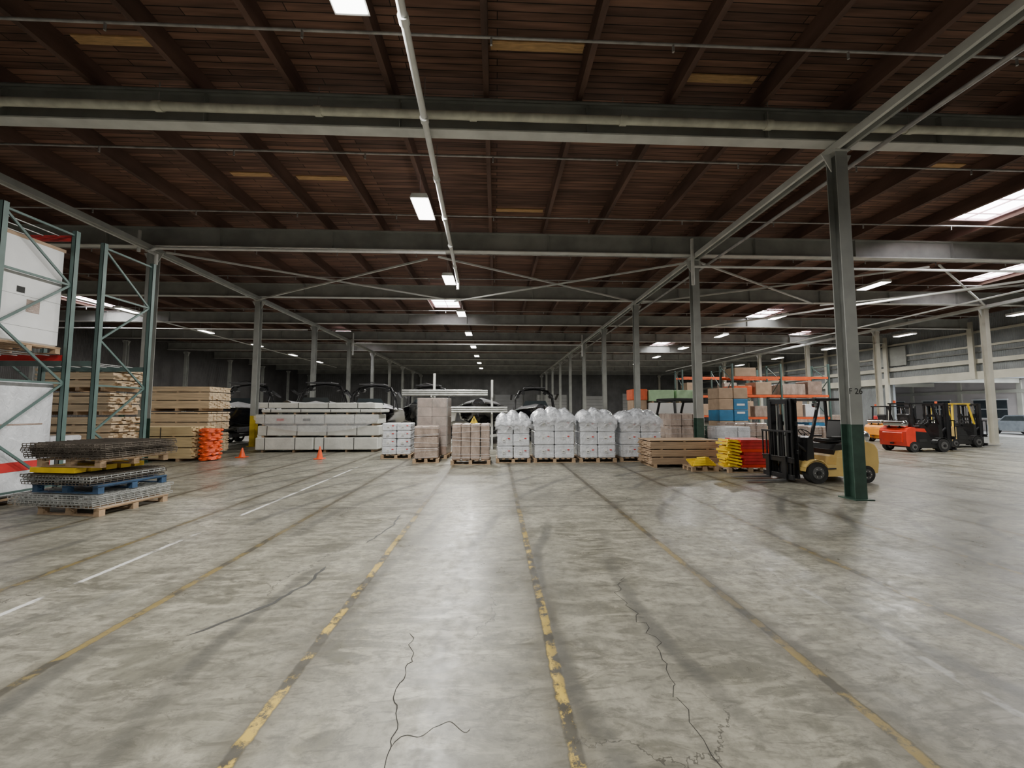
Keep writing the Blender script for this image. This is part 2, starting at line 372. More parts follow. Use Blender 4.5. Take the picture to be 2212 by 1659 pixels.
# lamps; three rows run on behind the camera, unseen, as added fill
def lamp(x,y,z=7.49,e=330):
    b=B()
    b.prism([(-.25,-.02),(.25,-.02),(.20,.10),(-.20,.10)],-.62,.62,'pipeW')
    b.box(-.225,.225,-.58,.58,-.035,-.02,'lens')
    for sy in (-.5,.5): b.cyl((0,sy,.1),(0,sy,BT-z),.006,'pipeG',6)
    o=b.obj('high_bay_lamp',(x,y,z))
    L=bpy.data.lights.new('lamp_light','AREA'); L.shape='RECTANGLE'; L.size=.44; L.size_y=1.14; L.energy=e; L.color=(1,.975,.91)
    q=bpy.data.objects.new('lamp_light',L); S.collection.objects.link(q); q.parent=o; q.location=(0,0,-.05)
for i in range(-2,8): lamp(-2.08,10.65+6*i,e=560 if i<3 else 430)
for i in range(-2,7): lamp(17.3,10.65+6*i,e=440)
for i in range(0,6): lamp(29.0,13.5+6.2*i,7.1,e=240)
for i in range(-2,7): lamp(-21.2,10.65+6*i,e=320 if i>1 else 230)

# skylights
for x,y in ((16.0,11.0),(24.6,17.0),(18.0,25.6),(25.7,32.5),(-23.6,24),(-4.0,23.2),(-13,34),(16,37),(24.6,4.0),(-23.6,4),(-4.25,-6.5),(16,-6)):
    k=round((x-7.5)/1.93-.5)+.5; x=7.5+1.93*k
    b=B(); w=.84; l=1.3; z=DECK-.28
    b.box(-w,w,-l,l,z+.08,z+.1,'sky')
    for a,c,d,e in ((-w,w,-l,-l+.06),(-w,w,l-.06,l),(-w,-w+.06,-l,l),(w-.06,w,-l,l)): b.box(a,c,d,e,z,DECK-.003,'pinkf')
    for t in (-.5,0,.5): b.box(-w,w,t*2*l/1.5-.015,t*2*l/1.5+.015,z+.03,z+.07,'pinkf')
    b.box(-.015,.015,-l,l,z+.03,z+.07,'pinkf')
    b.obj('skylight',(x,y,0))

# ------------------------------------------------------------------ generic goods
def pallet(b,w,d,z=0,k='pallet',cx=0,cy=0):
    for i in range(3):
        yy=cy-d/2+.05+(d-.1)*i/2; b.box(cx-w/2,cx+w/2,yy-.045,yy+.045,z,z+.018,k)
        for j in range(3):
            xx=cx-w/2+.06+(w-.12)*j/2; b.box(xx-.055,xx+.055,yy-.045,yy+.045,z+.018,z+.1,k)
    for j in range(3):
        xx=cx-w/2+.06+(w-.12)*j/2; b.box(xx-.05,xx+.05,cy-d/2,cy+d/2,z+.1,z+.12,k)
    n=max(5,int(w/.17))
    for j in range(n):
        xx=cx-w/2+.05+(w-.1)*j/(n-1); b.box(xx-.05,xx+.05,cy-d/2,cy+d/2,z+.12,z+.14,k)

def wrapped_pallet(name,x,y,w,d,h,k='wrapW',nx=2,ny=2,nz=3,dome=True,lab=True,rz=0,seed=0):
    rnd=random.Random(seed+3); b=B(); pallet(b,w+.06,d+.06)
    z0=.145; zt=h-(.40 if dome else 0)
    for iz in range(nz):
        for ix in range(nx):
            for iy in range(ny):
                a=-w/2+w*ix/nx; c=-d/2+d*iy/ny; j=rnd.uniform(0,.02)
                b.bbox(a+.006+j,a+w/nx-.006,c+.006+j,c+d/ny-.006,z0+(zt-z0)*iz/nz+.004,z0+(zt-z0)*(iz+1)/nz-.004,k,.025)
    if lab:
        for iz in range(nz):
            for ix in range(nx):
                a=-w/2+w*(ix+.5)/nx; zz=z0+(zt-z0)*(iz+.55)/nz
                b.box(a-.09,a+.02,-d/2-.002,-d/2+.01,zz-.06,zz+.06,'lab'); b.box(a-.07,a,-d/2-.004,-d/2,zz-.03,zz-.015,'ink')
                b.box(a+.1,a+.17,-d/2-.002,-d/2+.01,zz+.02,zz+.05,'redmark')
    for t in range(7):
        zz=z0+(zt-z0)*(t+rnd.uniform(.1,.9))/7; s=rnd.uniform(-.05,.05)
        for sx,sy in ((0,-1),(1,0),(-1,0)):
            if sy: b.cyl((-w/2,-d/2-.004,zz-s),(w/2,-d/2-.004,zz+s),.006,'film',5)
            else: b.cyl((sx*(w/2+.004),-d/2,zz+s),(sx*(w/2+.004),d/2,zz-s),.006,'film',5)
    if dome:
        NX,NY=44,26; hoops=3; vs=[];fs=[]
        for i in range(NX+1):
            u=i/NX
            for j in range(NY+1):
                v=j/NY; X=-w/2-.05+(w+.1)*u; Y=-d/2-.05+(d+.1)*v
                hump=abs(math.sin(math.pi*hoops*u))**.55
                edge=(max(0,math.sin(math.pi*v)))**.35*(max(0,math.sin(math.pi*u)))**.3
                nz_=noise.noise(Vector((X*5,Y*5,seed*2.3)))*.04+abs(noise.noise(Vector((X*11,Y*9,seed*1.7))))*.03
                zz=zt-.06+edge*(.27+.18*hump)+nz_*edge*1.4
                if edge<.05: zz=zt-.08-.16*abs(noise.noise(Vector((X*6,Y*6,seed))))
                vs.append((X+.03*noise.noise(Vector((Y*7,zz*7,seed))),Y+.03*noise.noise(Vector((X*8,zz*6,seed+4))),zz))
        for i in range(NX):
            for j in range(NY): a=i*(NY+1)+j; fs.append((a,a+NY+1,a+NY+2,a+1))
        b.add(vs,fs,'wrapT',True)
        N=26; vs=[];fs=[]
        for i in range(N+1):
            t=i/N; xx=-w/2-.05+(w+.1)*t
            for j in range(7):
                u=j/6; zz=zt+.02-u*(.28+.26*noise.noise(Vector((t*6,seed,0))))
                vs.append((xx,-d/2-.055-.02*u-.05*abs(noise.noise(Vector((t*14,u*3,seed)))),zz))
        for i in range(N):
            for j in range(6): a=i*7+j; fs.append((a,a+1,a+8,a+7))
        b.add(vs,fs,'film',True)
    return b.obj(name,(x,y,0),rz)

def lumber(b,x0,x1,y0,y1,z0,z1,k,bh=.045,bw=.14,rag=.05,seed=0,gap_every=6):
    r=random.Random(seed); z=z0; i=0
    while z+bh<z1:
        i+=1
        if gap_every and i%gap_every==0:
            for t in (.15,.5,.85):
                xx=x0+(x1-x0)*t; b.box(xx-.04,xx+.04,y0+.02,y1-.02,z,z+.03,'pallet')
            z+=.03; continue
        y=y0
        while y+bw<y1+.01:
            b.box(x0-r.uniform(0,rag),x1+r.uniform(0,rag),y,y+bw-.004,z,z+bh-.003,k); y+=bw
        z+=bh
    return z

# row of pallets
wrapped_pallet('shrink_wrapped_pallet',-3.72,15.0,1.05,1.0,1.3,'wrapW',2,2,4,False,True,.05,1)
wrapped_pallet('shrink_wrapped_pallet',.58,13.75,1.12,1.15,1.78,'wrapW',2,2,3,True,True,0,2)
wrapped_pallet('shrink_wrapped_pallet',1.98,13.75,1.38,1.15,1.92,'wrapW',2,2,3,True,True,.02,3)
wrapped_pallet('shrink_wrapped_pallet',3.50,13.75,1.22,1.15,1.88,'wrapW',2,2,3,True,True,-.02,4)
wrapped_pallet('shrink_wrapped_pallet',5.05,13.9,1.45,1.15,1.85,'wrapW',2,2,3,True,True,0,5)
wrapped_pallet('wrapped_carton_pallet',-.84,13.3,1.25,1.0,1.33,'wrapB',4,2,1,False,False,0,6)
wrapped_pallet('wrapped_carton_stack',-2.42,13.7,.82,.9,1.25,'wrapB',1,1,3,False,False,.1,7)
b=B(); pallet(b,1.15,1.1)
for i in range(6):
    for j in range(2): b.bbox(-.55+.55*j,-.01+.55*j,-.5,.5,.145+.35*i,.145+.35*(i+1)-.006,'cardL' if (i+j)%2 else 'wrapB',.015)
N=24; vs=[];fs=[]
for i in range(N+1):
    t=i/N
    for j in range(12):
        u=j/11; vs.append((-.57+1.16*t,-.53-.03*abs(noise.noise(Vector((t*9,u*14,2)))),2.24-u*1.8))
for i in range(N):
    for j in range(11): a=i*12+j; fs.append((a,a+1,a+13,a+12))
b.add(vs,fs,'filmC',True)
b.obj('carton_stack',(-2.35,14.95,0),-.06)
b=B(); b.prism([(-.13,0),(.13,0),(0,.24)],-.01,.01,'yelp'); b.prism([(-.09,0),(.09,0),(.05,-.02),(-.05,-.02)][::-1],-.05,.05,'yelp')
b.prism([(-.012,.06),(.012,.06),(.02,.15),(-.02,.15)],-.013,-.0101,'ink'); b.box(-.012,.012,-.013,-.0101,.025,.045,'ink')
b.obj('warning_sign',(-.75,13.1,1.355))

# long wrapped lumber bundles
b=B()
for x0,x1,z0,z1,dy in ((-10.15,-7.75,.1,.62,0),(-7.7,-5.05,.1,.62,0),(-10.1,-5.0,.7,1.12,.05),(-10.2,-5.05,1.2,1.6,.02),(-9.95,-4.9,1.68,1.82,.0),(-10.1,-5.2,1.86,2.1,.08)):
    b.bbox(x0,x1,16.75+dy,17.95,z0,z1,'lumW',.03)
    t=x0+.4
    while t<x1-.2: b.box(t-.015,t+.015,16.745+dy,16.75+dy,z0+.01,z1-.01,'ink'); t+=1.25
for z in (0,.62,1.12,1.6):
    for t in (-9.9,-8.6,-7.3,-6.4,-5.3): b.box(t-.045,t+.045,16.85,17.9,z,z+.1 if z!=.62 else z+.08,'pallet')
b.box(-9.3,-9.0,16.765,16.77,1.32,1.42,'redmark'); b.box(-8.2,-7.9,16.765,16.77,1.32,1.42,'ink')
N=40; vs=[];fs=[]
for i in range(N+1):
    t=i/N; xx=-10.2+5.2*t; sag=.55*math.sin(math.pi*t)**.6
    for j in range(8):
        u=j/7; vs.append((xx,16.7-.03*abs(noise.noise(Vector((t*22,u*4,0))))-.02,1.55-u*(.15+sag)))
for i in range(N):
    for j in range(7): a=i*8+j; fs.append((a,a+1,a+9,a+8))
b.add(vs,fs,'film',True)
b.obj('wrapped_lumber_bundle')

# left lumber stacks
b=B()
for z0,z1,o in ((.1,.8,0),(.92,1.6,.05),(1.75,2.3,-.1),(2.45,3.0,.05)):
    lumber(b,-13.2+o,-11.2+o,11.6,12.7,z0,z1,'lumber',.04,.14,.16,int(z0*10))
    for t in (-12.9,-12.1,-11.4): b.box(t-.05,t+.05,11.6,12.7,z0-.1,z0,'pallet')
b.obj('lumber_stack')
b=B()
lumber(b,-14.6,-10.7,14.0,15.2,.1,1.2,'lumber2',.045,.09,.15,3,9)
for t in (-14.2,-12.6,-11.1): b.box(t-.05,t+.05,14.0,15.2,0,.1,'pallet')
for t in (-13.5,-11.7): b.box(t-.012,t+.012,13.99,13.995,.08,1.18,'ink')
b.obj('lumber_stack')
b=B()
for z0,z1 in ((.1,.9),(1.0,1.75),(1.85,2.75)):
    lumber(b,-13.7,-11.3,15.6,16.8,z0,z1,'lumber',.05,.15,.06,int(z0*7),7)
    for t in (-13.4,-12.5,-11.6): b.box(t-.05,t+.05,15.6,16.8,z0-.1,z0,'pallet')
b.obj('lumber_stack')
b=B(); pallet(b,1.5,.85); b.bbox(-.7,.7,-.4,.4,.145,1.1,'wrapW'); b.bbox(-.71,.71,-.41,.41,.75,.95,'rackR',.01); b.obj('wrapped_pallet',(-12.3,10.95,0))
# orange barrier coil stack
b=B()
for i in range(8):
    b.cyl((random.uniform(-.03,.03),0,.02+.14*i),(random.uniform(-.03,.03),0,.15+.14*i),.30,'orange',18,.27)
    for j in range(6):
        t=j*1.05+i*.4; b.ball((.29*math.cos(t),.29*math.sin(t),.09+.14*i),(.07,.07,.05),'orange',8,6)
b.obj('orange_barrier_netting',(-10.2,14.3,0))
def cone(x,y,h=.45,k='orange'):
    b=B(); b.bbox(-.16,.16,-.16,.16,0,.03,k,.01); b.cyl((0,0,.03),(0,0,h),.11,k,20,.02); b.obj('traffic_cone',(x,y,0))
cone(-6.45,14.5,.46); cone(-9.6,15.1,.36)

# right lumber, straps, rack beams
b=B()
for t in (4.95,5.9,6.85): b.box(t-.05,t+.05,11.9,13.0,0,.1,'pallet')
lumber(b,4.85,6.95,11.9,13.0,.1,.88,'plywood',.03,.27,.07,9,8); b.obj('lumber_stack')
b=B(); pallet(b,.8,.6)
for i in range(5):
    b.tube([(-.35+.04*i,-.25+.02*i,.17+.05*i),(.0,-.28,.2+.05*i),(.35-.05*i,-.2,.17+.05*i)],.03,'rackY',8)
    b.tube([(-.35,.07*i-.15,.17+.03*i),(.35,.08*i-.18,.2+.03*i)],.03,'rackY',8)
b.obj('yellow_guard_pile',(6.1,11.4,0))
b=B(); pallet(b,1.35,1.0); r=random.Random(4); z=.145
for i in range(9):
    for j in range(6):
        a=r.uniform(-.05,.05); k='rackR' if (i+j)%5 else 'flR'
        b.cbox((.22+a,-.4+j*.16,z+.04),(.86,.14,.08),k,r.uniform(-.02,.02))
    b.cbox((-.42+r.uniform(-.05,.05),-.1,z+.04),(.36,.5,.07),'rackY',r.uniform(-.3,.3),r.uniform(-.12,.12))
    b.cbox((-.45,-.42,z+.045),(.40,.06,.05),'rackY',r.uniform(-.3,.3),.2)
    z+=.088
b.obj('rack_beam_pile',(7.3,11.35,0))

# ------------------------------------------------------------------ wire deck stack (left foreground)
def wiredeck(b,w,d,z,k,ox=0,oy=0,rz=0,n=20):
    o=b.T; b.T=o@Matrix.Translation((ox,oy,z))@Matrix.Rotation(rz,4,'Z')
    for i in range(n+1):
        xx=-w/2+w*i/n; b.box(xx-.004,xx+.004,-d/2,d/2,0,.008,k)
        b.box(xx-.004,xx+.004,-d/2-.004,-d/2+.004,-.03,.008,k)
    m=12
    for i in range(m+1):
        yy=-d/2+d*i/m; b.box(-w/2,w/2,yy-.004,yy+.004,.008,.016,k); b.box(w/2-.004,w/2+.004,yy-.004,yy+.004,-.03,.008,k)
    b.box(-w/2,w/2,-d/2-.004,-d/2+.004,-.034,-.026,k); b.box(w/2-.004,w/2+.004,-d/2,d/2,-.034,-.026,k)
    for t in (-.35,0,.35): b.box(w*t-.02,w*t+.02,-d/2+.01,d/2-.01,-.025,0,k)
    b.T=o
b=B(); r=random.Random(2)
pallet(b,1.25,1.15,0,'pallet',.22,0)
for i in range(6): wiredeck(b,1.68,1.30,.18+.032*i,'wireS',r.uniform(-.04,.04)-.05,r.uniform(-.03,.03),r.uniform(-.03,.03))
pallet(b,1.35,1.15,.37,'palletB',.12,0)
for i in range(5): wiredeck(b,1.45,1.2,.545+.032*i,'wireS' if i%2 else 'wireD',.0+r.uniform(-.04,.04),r.uniform(-.03,.03),r.uniform(-.03,.03))
for j in range(5): b.box(-.62,.30+.02*j,-.58+.22*j,-.41+.22*j,.71,.80,'rackY')
pallet(b,1.3,1.15,.81,'pallet',.15,0)
for i in range(8): wiredeck(b,1.62,1.25,.985+.031*i,'wireD',.05+r.uniform(-.05,.05),r.uniform(-.04,.04),r.uniform(-.04,.04))
b.obj('wire_deck_stack',(-7.42,7.6,0),-.17)

# ------------------------------------------------------------------ green pallet racks (left)
def frame(b,x,y0,y1,H,k):
    for y in (y0,y1):
        b.box(x-.045,x+.045,y-.045,y-.037,0,H,k); b.box(x-.045,x-.037,y-.045,y+.045,0,H,k); b.box(x+.037,x+.045,y-.045,y+.045,0,H,k); b.box(x-.012,x+.012,y+.03,y+.036,0,H,k)
        b.box(x-.07,x+.07,y-.07,y+.07,0,.01,k)
    z=.25; i=0
    while z<H-.2:
        b.box(x-.018,x+.018,y0+.04,y1-.04,z-.02,z+.02,k) if i%2==0 else None
        z2=min(z+1.05,H-.1)
        if z2-z>.4: b.beam((x,y0+.04,z if i%2 else z2),(x,y1-.04,z2 if i%2 else z),.03,.04,k)
        z=z2; i+=1
    b.box(x-.018,x+.018,y0+.04,y1-.04,H-.12,H-.08,k)
def rackrun(name,x0,x1,y0,y1,H,levels,kf,kb,bay=2.6):
    b=B(); x=x1
    xs=[]
    while x>x0: xs.append(x); x-=bay
    for x in xs: frame(b,x,y0,y1,H,kf)
    for a,c in zip(xs[1:],xs):
        for z in levels:
            for y in (y0,y1): b.box(a+.05,c-.05,y-.025,y+.025,z-.12,z,kb)
            for t in range(1,8):
                xx=a+(c-a)*t/8; b.box(xx-.01,xx+.01,y0+.03,y1-.03,z-.02,z-.005,'wireS')
    return b.obj(name)
RX=-9.1
rackrun('pallet_rack',-12,RX,7.25,8.48,5.65,(2.95,5.55),'rackG','rackR')
rackrun('pallet_rack',-12,RX,9.08,10.35,5.65,(2.9,),'rackG','rackG')
def bigbox(name,x0,x1,y0,y1,z0,z1,k,stripe=False):
    b=B(); o=b.T; b.T=Matrix.Translation(((x0+x1)/2,(y0+y1)/2,z0)); pallet(b,x1-x0,y1-y0); b.T=o
    b.bbox(x0+.03,x1-.03,y0+.02,y1-.02,z0+.145,z1,k,.03)
    ym=(y0+y1)/2
    if stripe:
        b.box(x0+.02,x1-.025,y0+.015,y1-.015,z0+.62,z0+.80,'redmark'); b.box(x0+.02,x1-.024,y0+.2,y1-.2,z0+1.5,z0+1.53,'cardL')
    else:
        b.box(x1-.03,x1-.027,ym-.08,ym+.14,z0+.75,z0+1.0,'cardL'); b.box(x1-.03,x1-.027,ym-.25,ym-.12,z0+1.1,z0+1.22,'ink')
        for t in (.45,1.05,1.5): b.box(x1-.03,x1-.028,y0+.02,y1-.02,z0+t,z0+t+.006,'steelD')
        b.box(x1-.04,x1-.026,y0+.015,y1-.015,z1-.07,z1-.005,'card')
    return b.obj(name)
bigbox('white_crate',-11.2,RX-.06,7.32,8.41,2.96,5.2,'white')
bigbox('white_wrapped_bale',-11.2,RX-.06,7.32,8.41,0,2.35,'wrapW',True)

# ------------------------------------------------------------------ forklift
def wheel(b,x,y,r,w,k='rubber'):
    b.cyl((x,y-w/2,r),(x,y+w/2,r),r,k,28); b.cyl((x,y-w/2-.008,r),(x,y+w/2+.008,r),r*.58,'hub',20); b.cyl((x,y-w/2-.03,r),(x,y+w/2+.03,r),r*.22,'blackM',12)
    for i in range(6):
        t=i*math.pi/3
        for sy in (-1,1): b.cyl((x+r*.4*math.cos(t),y+sy*(w/2),r+r*.4*math.sin(t)),(x+r*.4*math.cos(t),y+sy*(w/2+.02),r+r*.4*math.sin(t)),.014,'chrome',6)
def forklift(name,loc,rz,kb,kc,kg='blackM',sc=1,mastz=2.08,kh='black'):
    b=B(); W=.52
    b.prism([(-.75,.16),(.62,.16),(.72,.3),(.72,.52),(.30,.55),(.28,.44),(-.02,.44),(-.05,.62),(-.75,.62)],-W+.02,W-.02,kb)
    b.prism([(-1.10,.24),(-.70,.2),(-.70,.98),(-.86,1.0),(-1.04,.94),(-1.12,.82),(-1.14,.5)],-W,W,kc)
    b.prism([(-1.17,.4),(-1.1,.36),(-1.1,.8),(-1.15,.76)],-W+.14,W-.14,kc)
    b.box(-1.19,-1.14,-.06,.06,.30,.36,'blackM')
    b.prism([(-.72,.62),(-.08,.62),(-.06,.80),(-.14,.93),(-.72,.95)],-.40,.40,kh)
    b.prism([(-.72,.62),(-.05,.62),(-.12,.78),(-.72,.84)],-W+.03,W-.03,kb)
    b.bbox(-.50,-.06,-.25,.25,.95,1.05,'black',.04)
    o=b.T; b.T=o@Matrix.Translation((-.50,0,1.02))@Matrix.Rotation(-.17,4,'Y'); b.bbox(-.06,.06,-.24,.24,0,.52,'black',.04); b.T=o
    for sy in (-1,1): b.bbox(-.42,-.1,sy*.3-.03,sy*.3+.03,1.08,1.13,'black',.01)
    b.prism([(.46,.5),(.66,.5),(.62,1.10),(.48,1.14)],-.42,.42,kh if kb=='flY' else kb)
    b.cyl((.47,0,1.0),(.32,0,1.16),.022,'black',8)
    c=Vector((.30,0,1.18)); ax=Vector((-.15,0,.16)).normalized(); u=ax.cross(Vector((0,1,0))).normalized(); v=Vector((0,1,0))
    pts=[c+u*(.17*math.cos(t*math.pi/8))+v*(.17*math.sin(t*math.pi/8)) for t in range(17)]
    b.tube(pts,.014,'black',6); b.cyl(pts[0],pts[8],.01,'black',6); b.cyl(pts[4],pts[12],.01,'black',6)
    for i in range(3): b.cyl((.42,-.2-.06*i,1.08),(.36,-.2-.06*i,1.26),.009,'black',6); b.ball((.36,-.2-.06*i,1.27),(.02,.02,.025),'black',8,6)
    b.box(.0,.28,-W-.01,-W+.1,.34,.37,'blackM'); b.box(.0,.28,W-.1,W+.01,.34,.37,'blackM')
    for sy in (-1,1):
        n=9; cx=.5
        for i in range(n):
            t0=math.pi*(-.02+.85*i/n)+.2; t1=math.pi*(-.02+.85*(i+1)/n)+.2
            b.beam((cx+.32*math.cos(t0),sy*(W-.09),.25+.32*math.sin(t0)),(cx+.32*math.cos(t1),sy*(W-.09),.25+.32*math.sin(t1)),.2,.02,kb)
    for sy in (-1,1): wheel(b,.5,sy*(W-.06),.26,.19); wheel(b,-.80,sy*(W-.06),.21,.15)
    top=mastz-.02
    for sy in (-1,1):
        b.beam((.52,sy*.42,1.1),(.26,sy*.40,top-.03),.05,.06,kg); b.beam((-.72,sy*.42,.95),(-.66,sy*.40,top-.03),.05,.06,kg)
        b.beam((-.74,sy*.42,top),(.34,sy*.42,top),.05,.06,kg)
    for t in (-.74,-.60,-.46,-.32,-.18,-.04,.10,.24,.34): b.beam((t,-.42,top),(t,.42,top),.025 if -.7<t<.3 else .06,.05,kg)
    b.cyl((-.7,.2,top+.03),(-.7,.2,top+.13),.045,'orange',12)
    for sy in (-1,1): b.bbox(.30,.38,sy*.36-.06,sy*.36+.06,top-.2,top-.08,'chrome',.02)
    b.cyl((-.95,-.36,1.12),(-.95,.36,1.12),.145,'chrome',18); b.ball((-.95,-.36,1.12),(.145,.06,.145),'chrome',16,8); b.ball((-.95,.36,1.12),(.145,.06,.145),'chrome',16,8)
    for sy in (-.2,.2): b.box(-1.1,-.8,sy-.02,sy+.02,.96,1.0,'blackM')
    for sy in (-1,1):
        b.box(.84,1.00,sy*.36-.055,sy*.36-.035 ,.1,mastz,'blackM'); b.box(.84,.86,sy*.36-.055,sy*.36+.03,.1,mastz,'blackM'); b.box(.98,1.0,sy*.36-.055,sy*.36+.03,.1,mastz,'blackM')
        b.box(.88,1.04,sy*.28-.02,sy*.28+.02,.14,mastz-.06,'blackM'); b.box(1.02,1.04,sy*.28-.04,sy*.28+.04,.14,mastz-.06,'blackM')
        b.cyl((.82,sy*.24,.15),(.82,sy*.24,mastz-.5),.04,'blackM',12); b.cyl((.82,sy*.24,mastz-.5),(.82,sy*.24,mastz-.1),.025,'chrome',10)
        b.box(.95,.97,sy*.13-.02,sy*.13+.02,.4,mastz-.15,'steelD')
        b.cyl((.6,sy*.36,.75),(.86,sy*.36,.95),.035,'blackM',10)
    for z in (.14,.75,1.45,mastz-.06): b.box(.84,.90,-.40,.40,z-.05,z+.05,'blackM')
    b.box(.96,1.02,-.30,.30,mastz-.14,mastz-.03,'blackM')
    b.cyl((.96,0,.2),(.96,0,mastz-.4),.05,'blackM',12)
    for z in (.14,.55): b.box(1.06,1.12,-.5,.5,z-.06,z+.06,'blackM')
    for sy in (-.34,.34): b.box(1.04,1.08,sy-.04,sy+.04,.12,.62,'blackM')
    for y in (-.5,-.36,-.22,-.08,.08,.22,.36,.5): b.box(1.08,1.11,y-.014,y+.014,.6,1.25,'blackM')
    b.box(1.08,1.12,-.52,.52,1.23,1.28,'blackM'); b.box(1.08,1.12,-.52,.52,.58,.62,'blackM')
    for sy in (-.28,.28):
        b.box(1.12,1.16,sy-.06,sy+.06,.03,.64,'blackM')
        b.prism([(1.12,.03),(2.15,.045),(2.15,.055),(1.16,.08),(1.12,.08)],sy-.06,sy+.06,'hub')
    b.box(-.55,-.2,-W+.012,-W+.02,.40,.52,'ink')
    return b.obj(name,loc,rz,bevel=.008,sc=sc)
forklift('forklift',(8.33,9.75,0),math.pi+.03,'flY','flY')
forklift('forklift',(18.5,16.3,0),.05,'black','flR',sc=1.06,mastz=1.97,kh='flR')
forklift('forklift',(22.5,18.1,0),.10,'black','flY','rackY',mastz=2.1)
forklift('forklift',(22.3,20.9,0),.0,'orangeY','orangeY',mastz=2.0,kh='orangeY')

# ------------------------------------------------------------------ boats
def boat(loc,rz,kc='cover',tower=True,sc=1.08):
    b=B(); st=[]
    L=6.2; N=12
    for i in range(N+1):
        t=i/N; y=-L/2+L*t; w=1.18*(1-max(0,(t-.45)/.55)**2.2*.80); g=1.55+.22*t*t; kz=.62+.55*max(0,(t-.6)/.4)**2; ch=kz+.32+.15*t
        top=g+.18+.30*math.exp(-((t-.45)/.2)**2)
        st.append([(-w,y,g),(-w*.86,y,ch),(0,y,kz),(w*.86,y,ch),(w,y,g),(w*.6,y,(g+top)/2+.04),(0,y,top),(-w*.6,y,(g+top)/2+.04)])
    vs=[p for s in st for p in s]; hull=[];cov=[]
    for i in range(N):
        for j in range(8):
            q=(i*8+j,i*8+(j+1)%8,i*8+8+(j+1)%8,i*8+8+j); (hull if j<4 else cov).append(q)
    b.add(vs,hull+[tuple(range(7,-1,-1)),tuple(N*8+j for j in range(8))],'boat',True); b.add(vs,cov,kc,True)
    for sx in (-1,1):
        pl=[(sx*(abs(st[i][0][0])+.01),st[i][0][1],st[i][0][2]) for i in range(N+1)]; b.tube(pl,.03,'chrome',6)
    if tower:
        for sx in (-1,1):
            b.tube([(sx*1.1,.3,1.6),(sx*1.05,-.1,2.3),(sx*.8,-.35,2.72),(0,-.42,2.82)],.05,'black',8)
            b.tube([(sx*1.12,-.6,1.6),(sx*1.02,-.3,2.3),(sx*.75,-.4,2.66)],.04,'black',8)
            b.cyl((sx*.95,-.45,2.42),(sx*.95,-.15,2.42),.13,'black',14); b.cyl((sx*.62,-.5,2.60),(sx*.62,-.2,2.60),.11,'black',14)
            b.cbox((sx*1.28,-.2,2.38),(.12,.9,.06),'blackM',0,0,.3)
        b.cbox((0,-.1,2.88),(1.2,.9,.04),'coverD'); b.tube([(-.5,-.5,2.85),(.2,-.3,3.02),(.6,-.2,2.9)],.02,'black',6)
        b.prism([(-.75,1.75),(.75,1.75),(.55,2.15),(-.55,2.15)],.55,.58,'glass')
    for sx in (-1,1):
        b.box(sx*.75-.05,sx*.75+.05,-3,2.2,.42,.54,'blackM'); b.beam((sx*.75,2.2,.48),(0,3.5,.48),.1,.12,'blackM')
        for y in (-1.3,-.5):
            b.cyl((sx*1.0-.1,y,.34),(sx*1.0+.1,y,.34),.34,'rubber',22); b.cyl((sx*1.0-.11,y,.34),(sx*1.0+.11,y,.34),.19,'chrome',14)
        b.box(sx*1.0-.13,sx*1.0+.13,-1.7,-.1,.70,.74,'black'); b.box(sx*.6-.04,sx*.6+.04,-2.8,1.5,.6,.82,'coverD')
    for y in (-2.9,-.9,1.2): b.box(-.75,.75,y-.04,y+.04,.42,.52,'blackM')
    b.cyl((0,3.45,.03),(0,3.45,.6),.03,'chrome',8)
    return b.obj('wakeboard_boat',loc,rz,sc=sc)
boat((-13.55,21.4,0),math.pi+.04,'cover',sc=1.12)
boat((-9.9,22.2,0),math.pi,'cover',sc=1.15)
boat((-7.0,22.2,0),math.pi+.03,'cover',sc=1.12)
boat((-4.0,22.9,0),math.pi-.02,'coverD',sc=1.12)
boat((-.9,23.4,0),math.pi,'coverD',tower=False,sc=1.22)
boat((2.3,23.2,0),math.pi,'coverD',sc=1.08)

# pipe bundles on cantilever stand
b=B()
for x in (-2.9,-.2):
    b.box(x-.05,x+.05,18.1,18.2,0,3.5 if x<-1 else 3.2,'flange'); b.box(x-.05,x+.05,17.6,18.7,0,.1,'flange')
    for z in (1.6,2.35): b.beam((x,18.15,z),(x,17.3,z+.05),.06,.08,'flange')
for z,x0,x1 in ((1.68,-2.6,.5),(2.44,-4.2,-.4)):
    for i in range(6):
        for j in range(3): b.cyl((x0+.1*((i*j)%3),17.35+.11*i,z+.03+.09*j),(x1-.12*((i+j)%3),17.35+.11*i,z+.03+.09*j),.045,'wireS',8)
b.obj('pipe_storage_rack')

# utility cart
b=B()
b.prism([(-1.1,.35),(1.1,.35),(1.25,.6),(1.2,.9),(.6,1.02),(.45,.6),(-.3,.6),(-.4,.95),(-1.2,.95),(-1.2,.45)],-.62,.62,'green')
for sx in (-.75,.8):
    for sy in (-1,1): b.cyl((sx,sy*.62-.12,.3),(sx,sy*.62+.12,.3),.3,'rubber',20); b.cyl((sx,sy*.62-.13,.3),(sx,sy*.62+.13,.3),.15,'hub',12)
for sy in (-.58,.58):
    b.tube([(.7,sy,.95),(.35,sy,1.9),(-.6,sy,1.92),(-.7,sy,.9)],.05,'black',8)
b.bbox(-.7,.5,-.66,.66,1.92,2.02,'black',.03); b.bbox(-.3,.1,-.5,.5,.75,.9,'black'); b.bbox(-.38,-.26,-.5,.5,.85,1.35,'black')
b.obj('utility_cart',(8.6,18.0,0),math.pi/2+.2,sc=1.15)
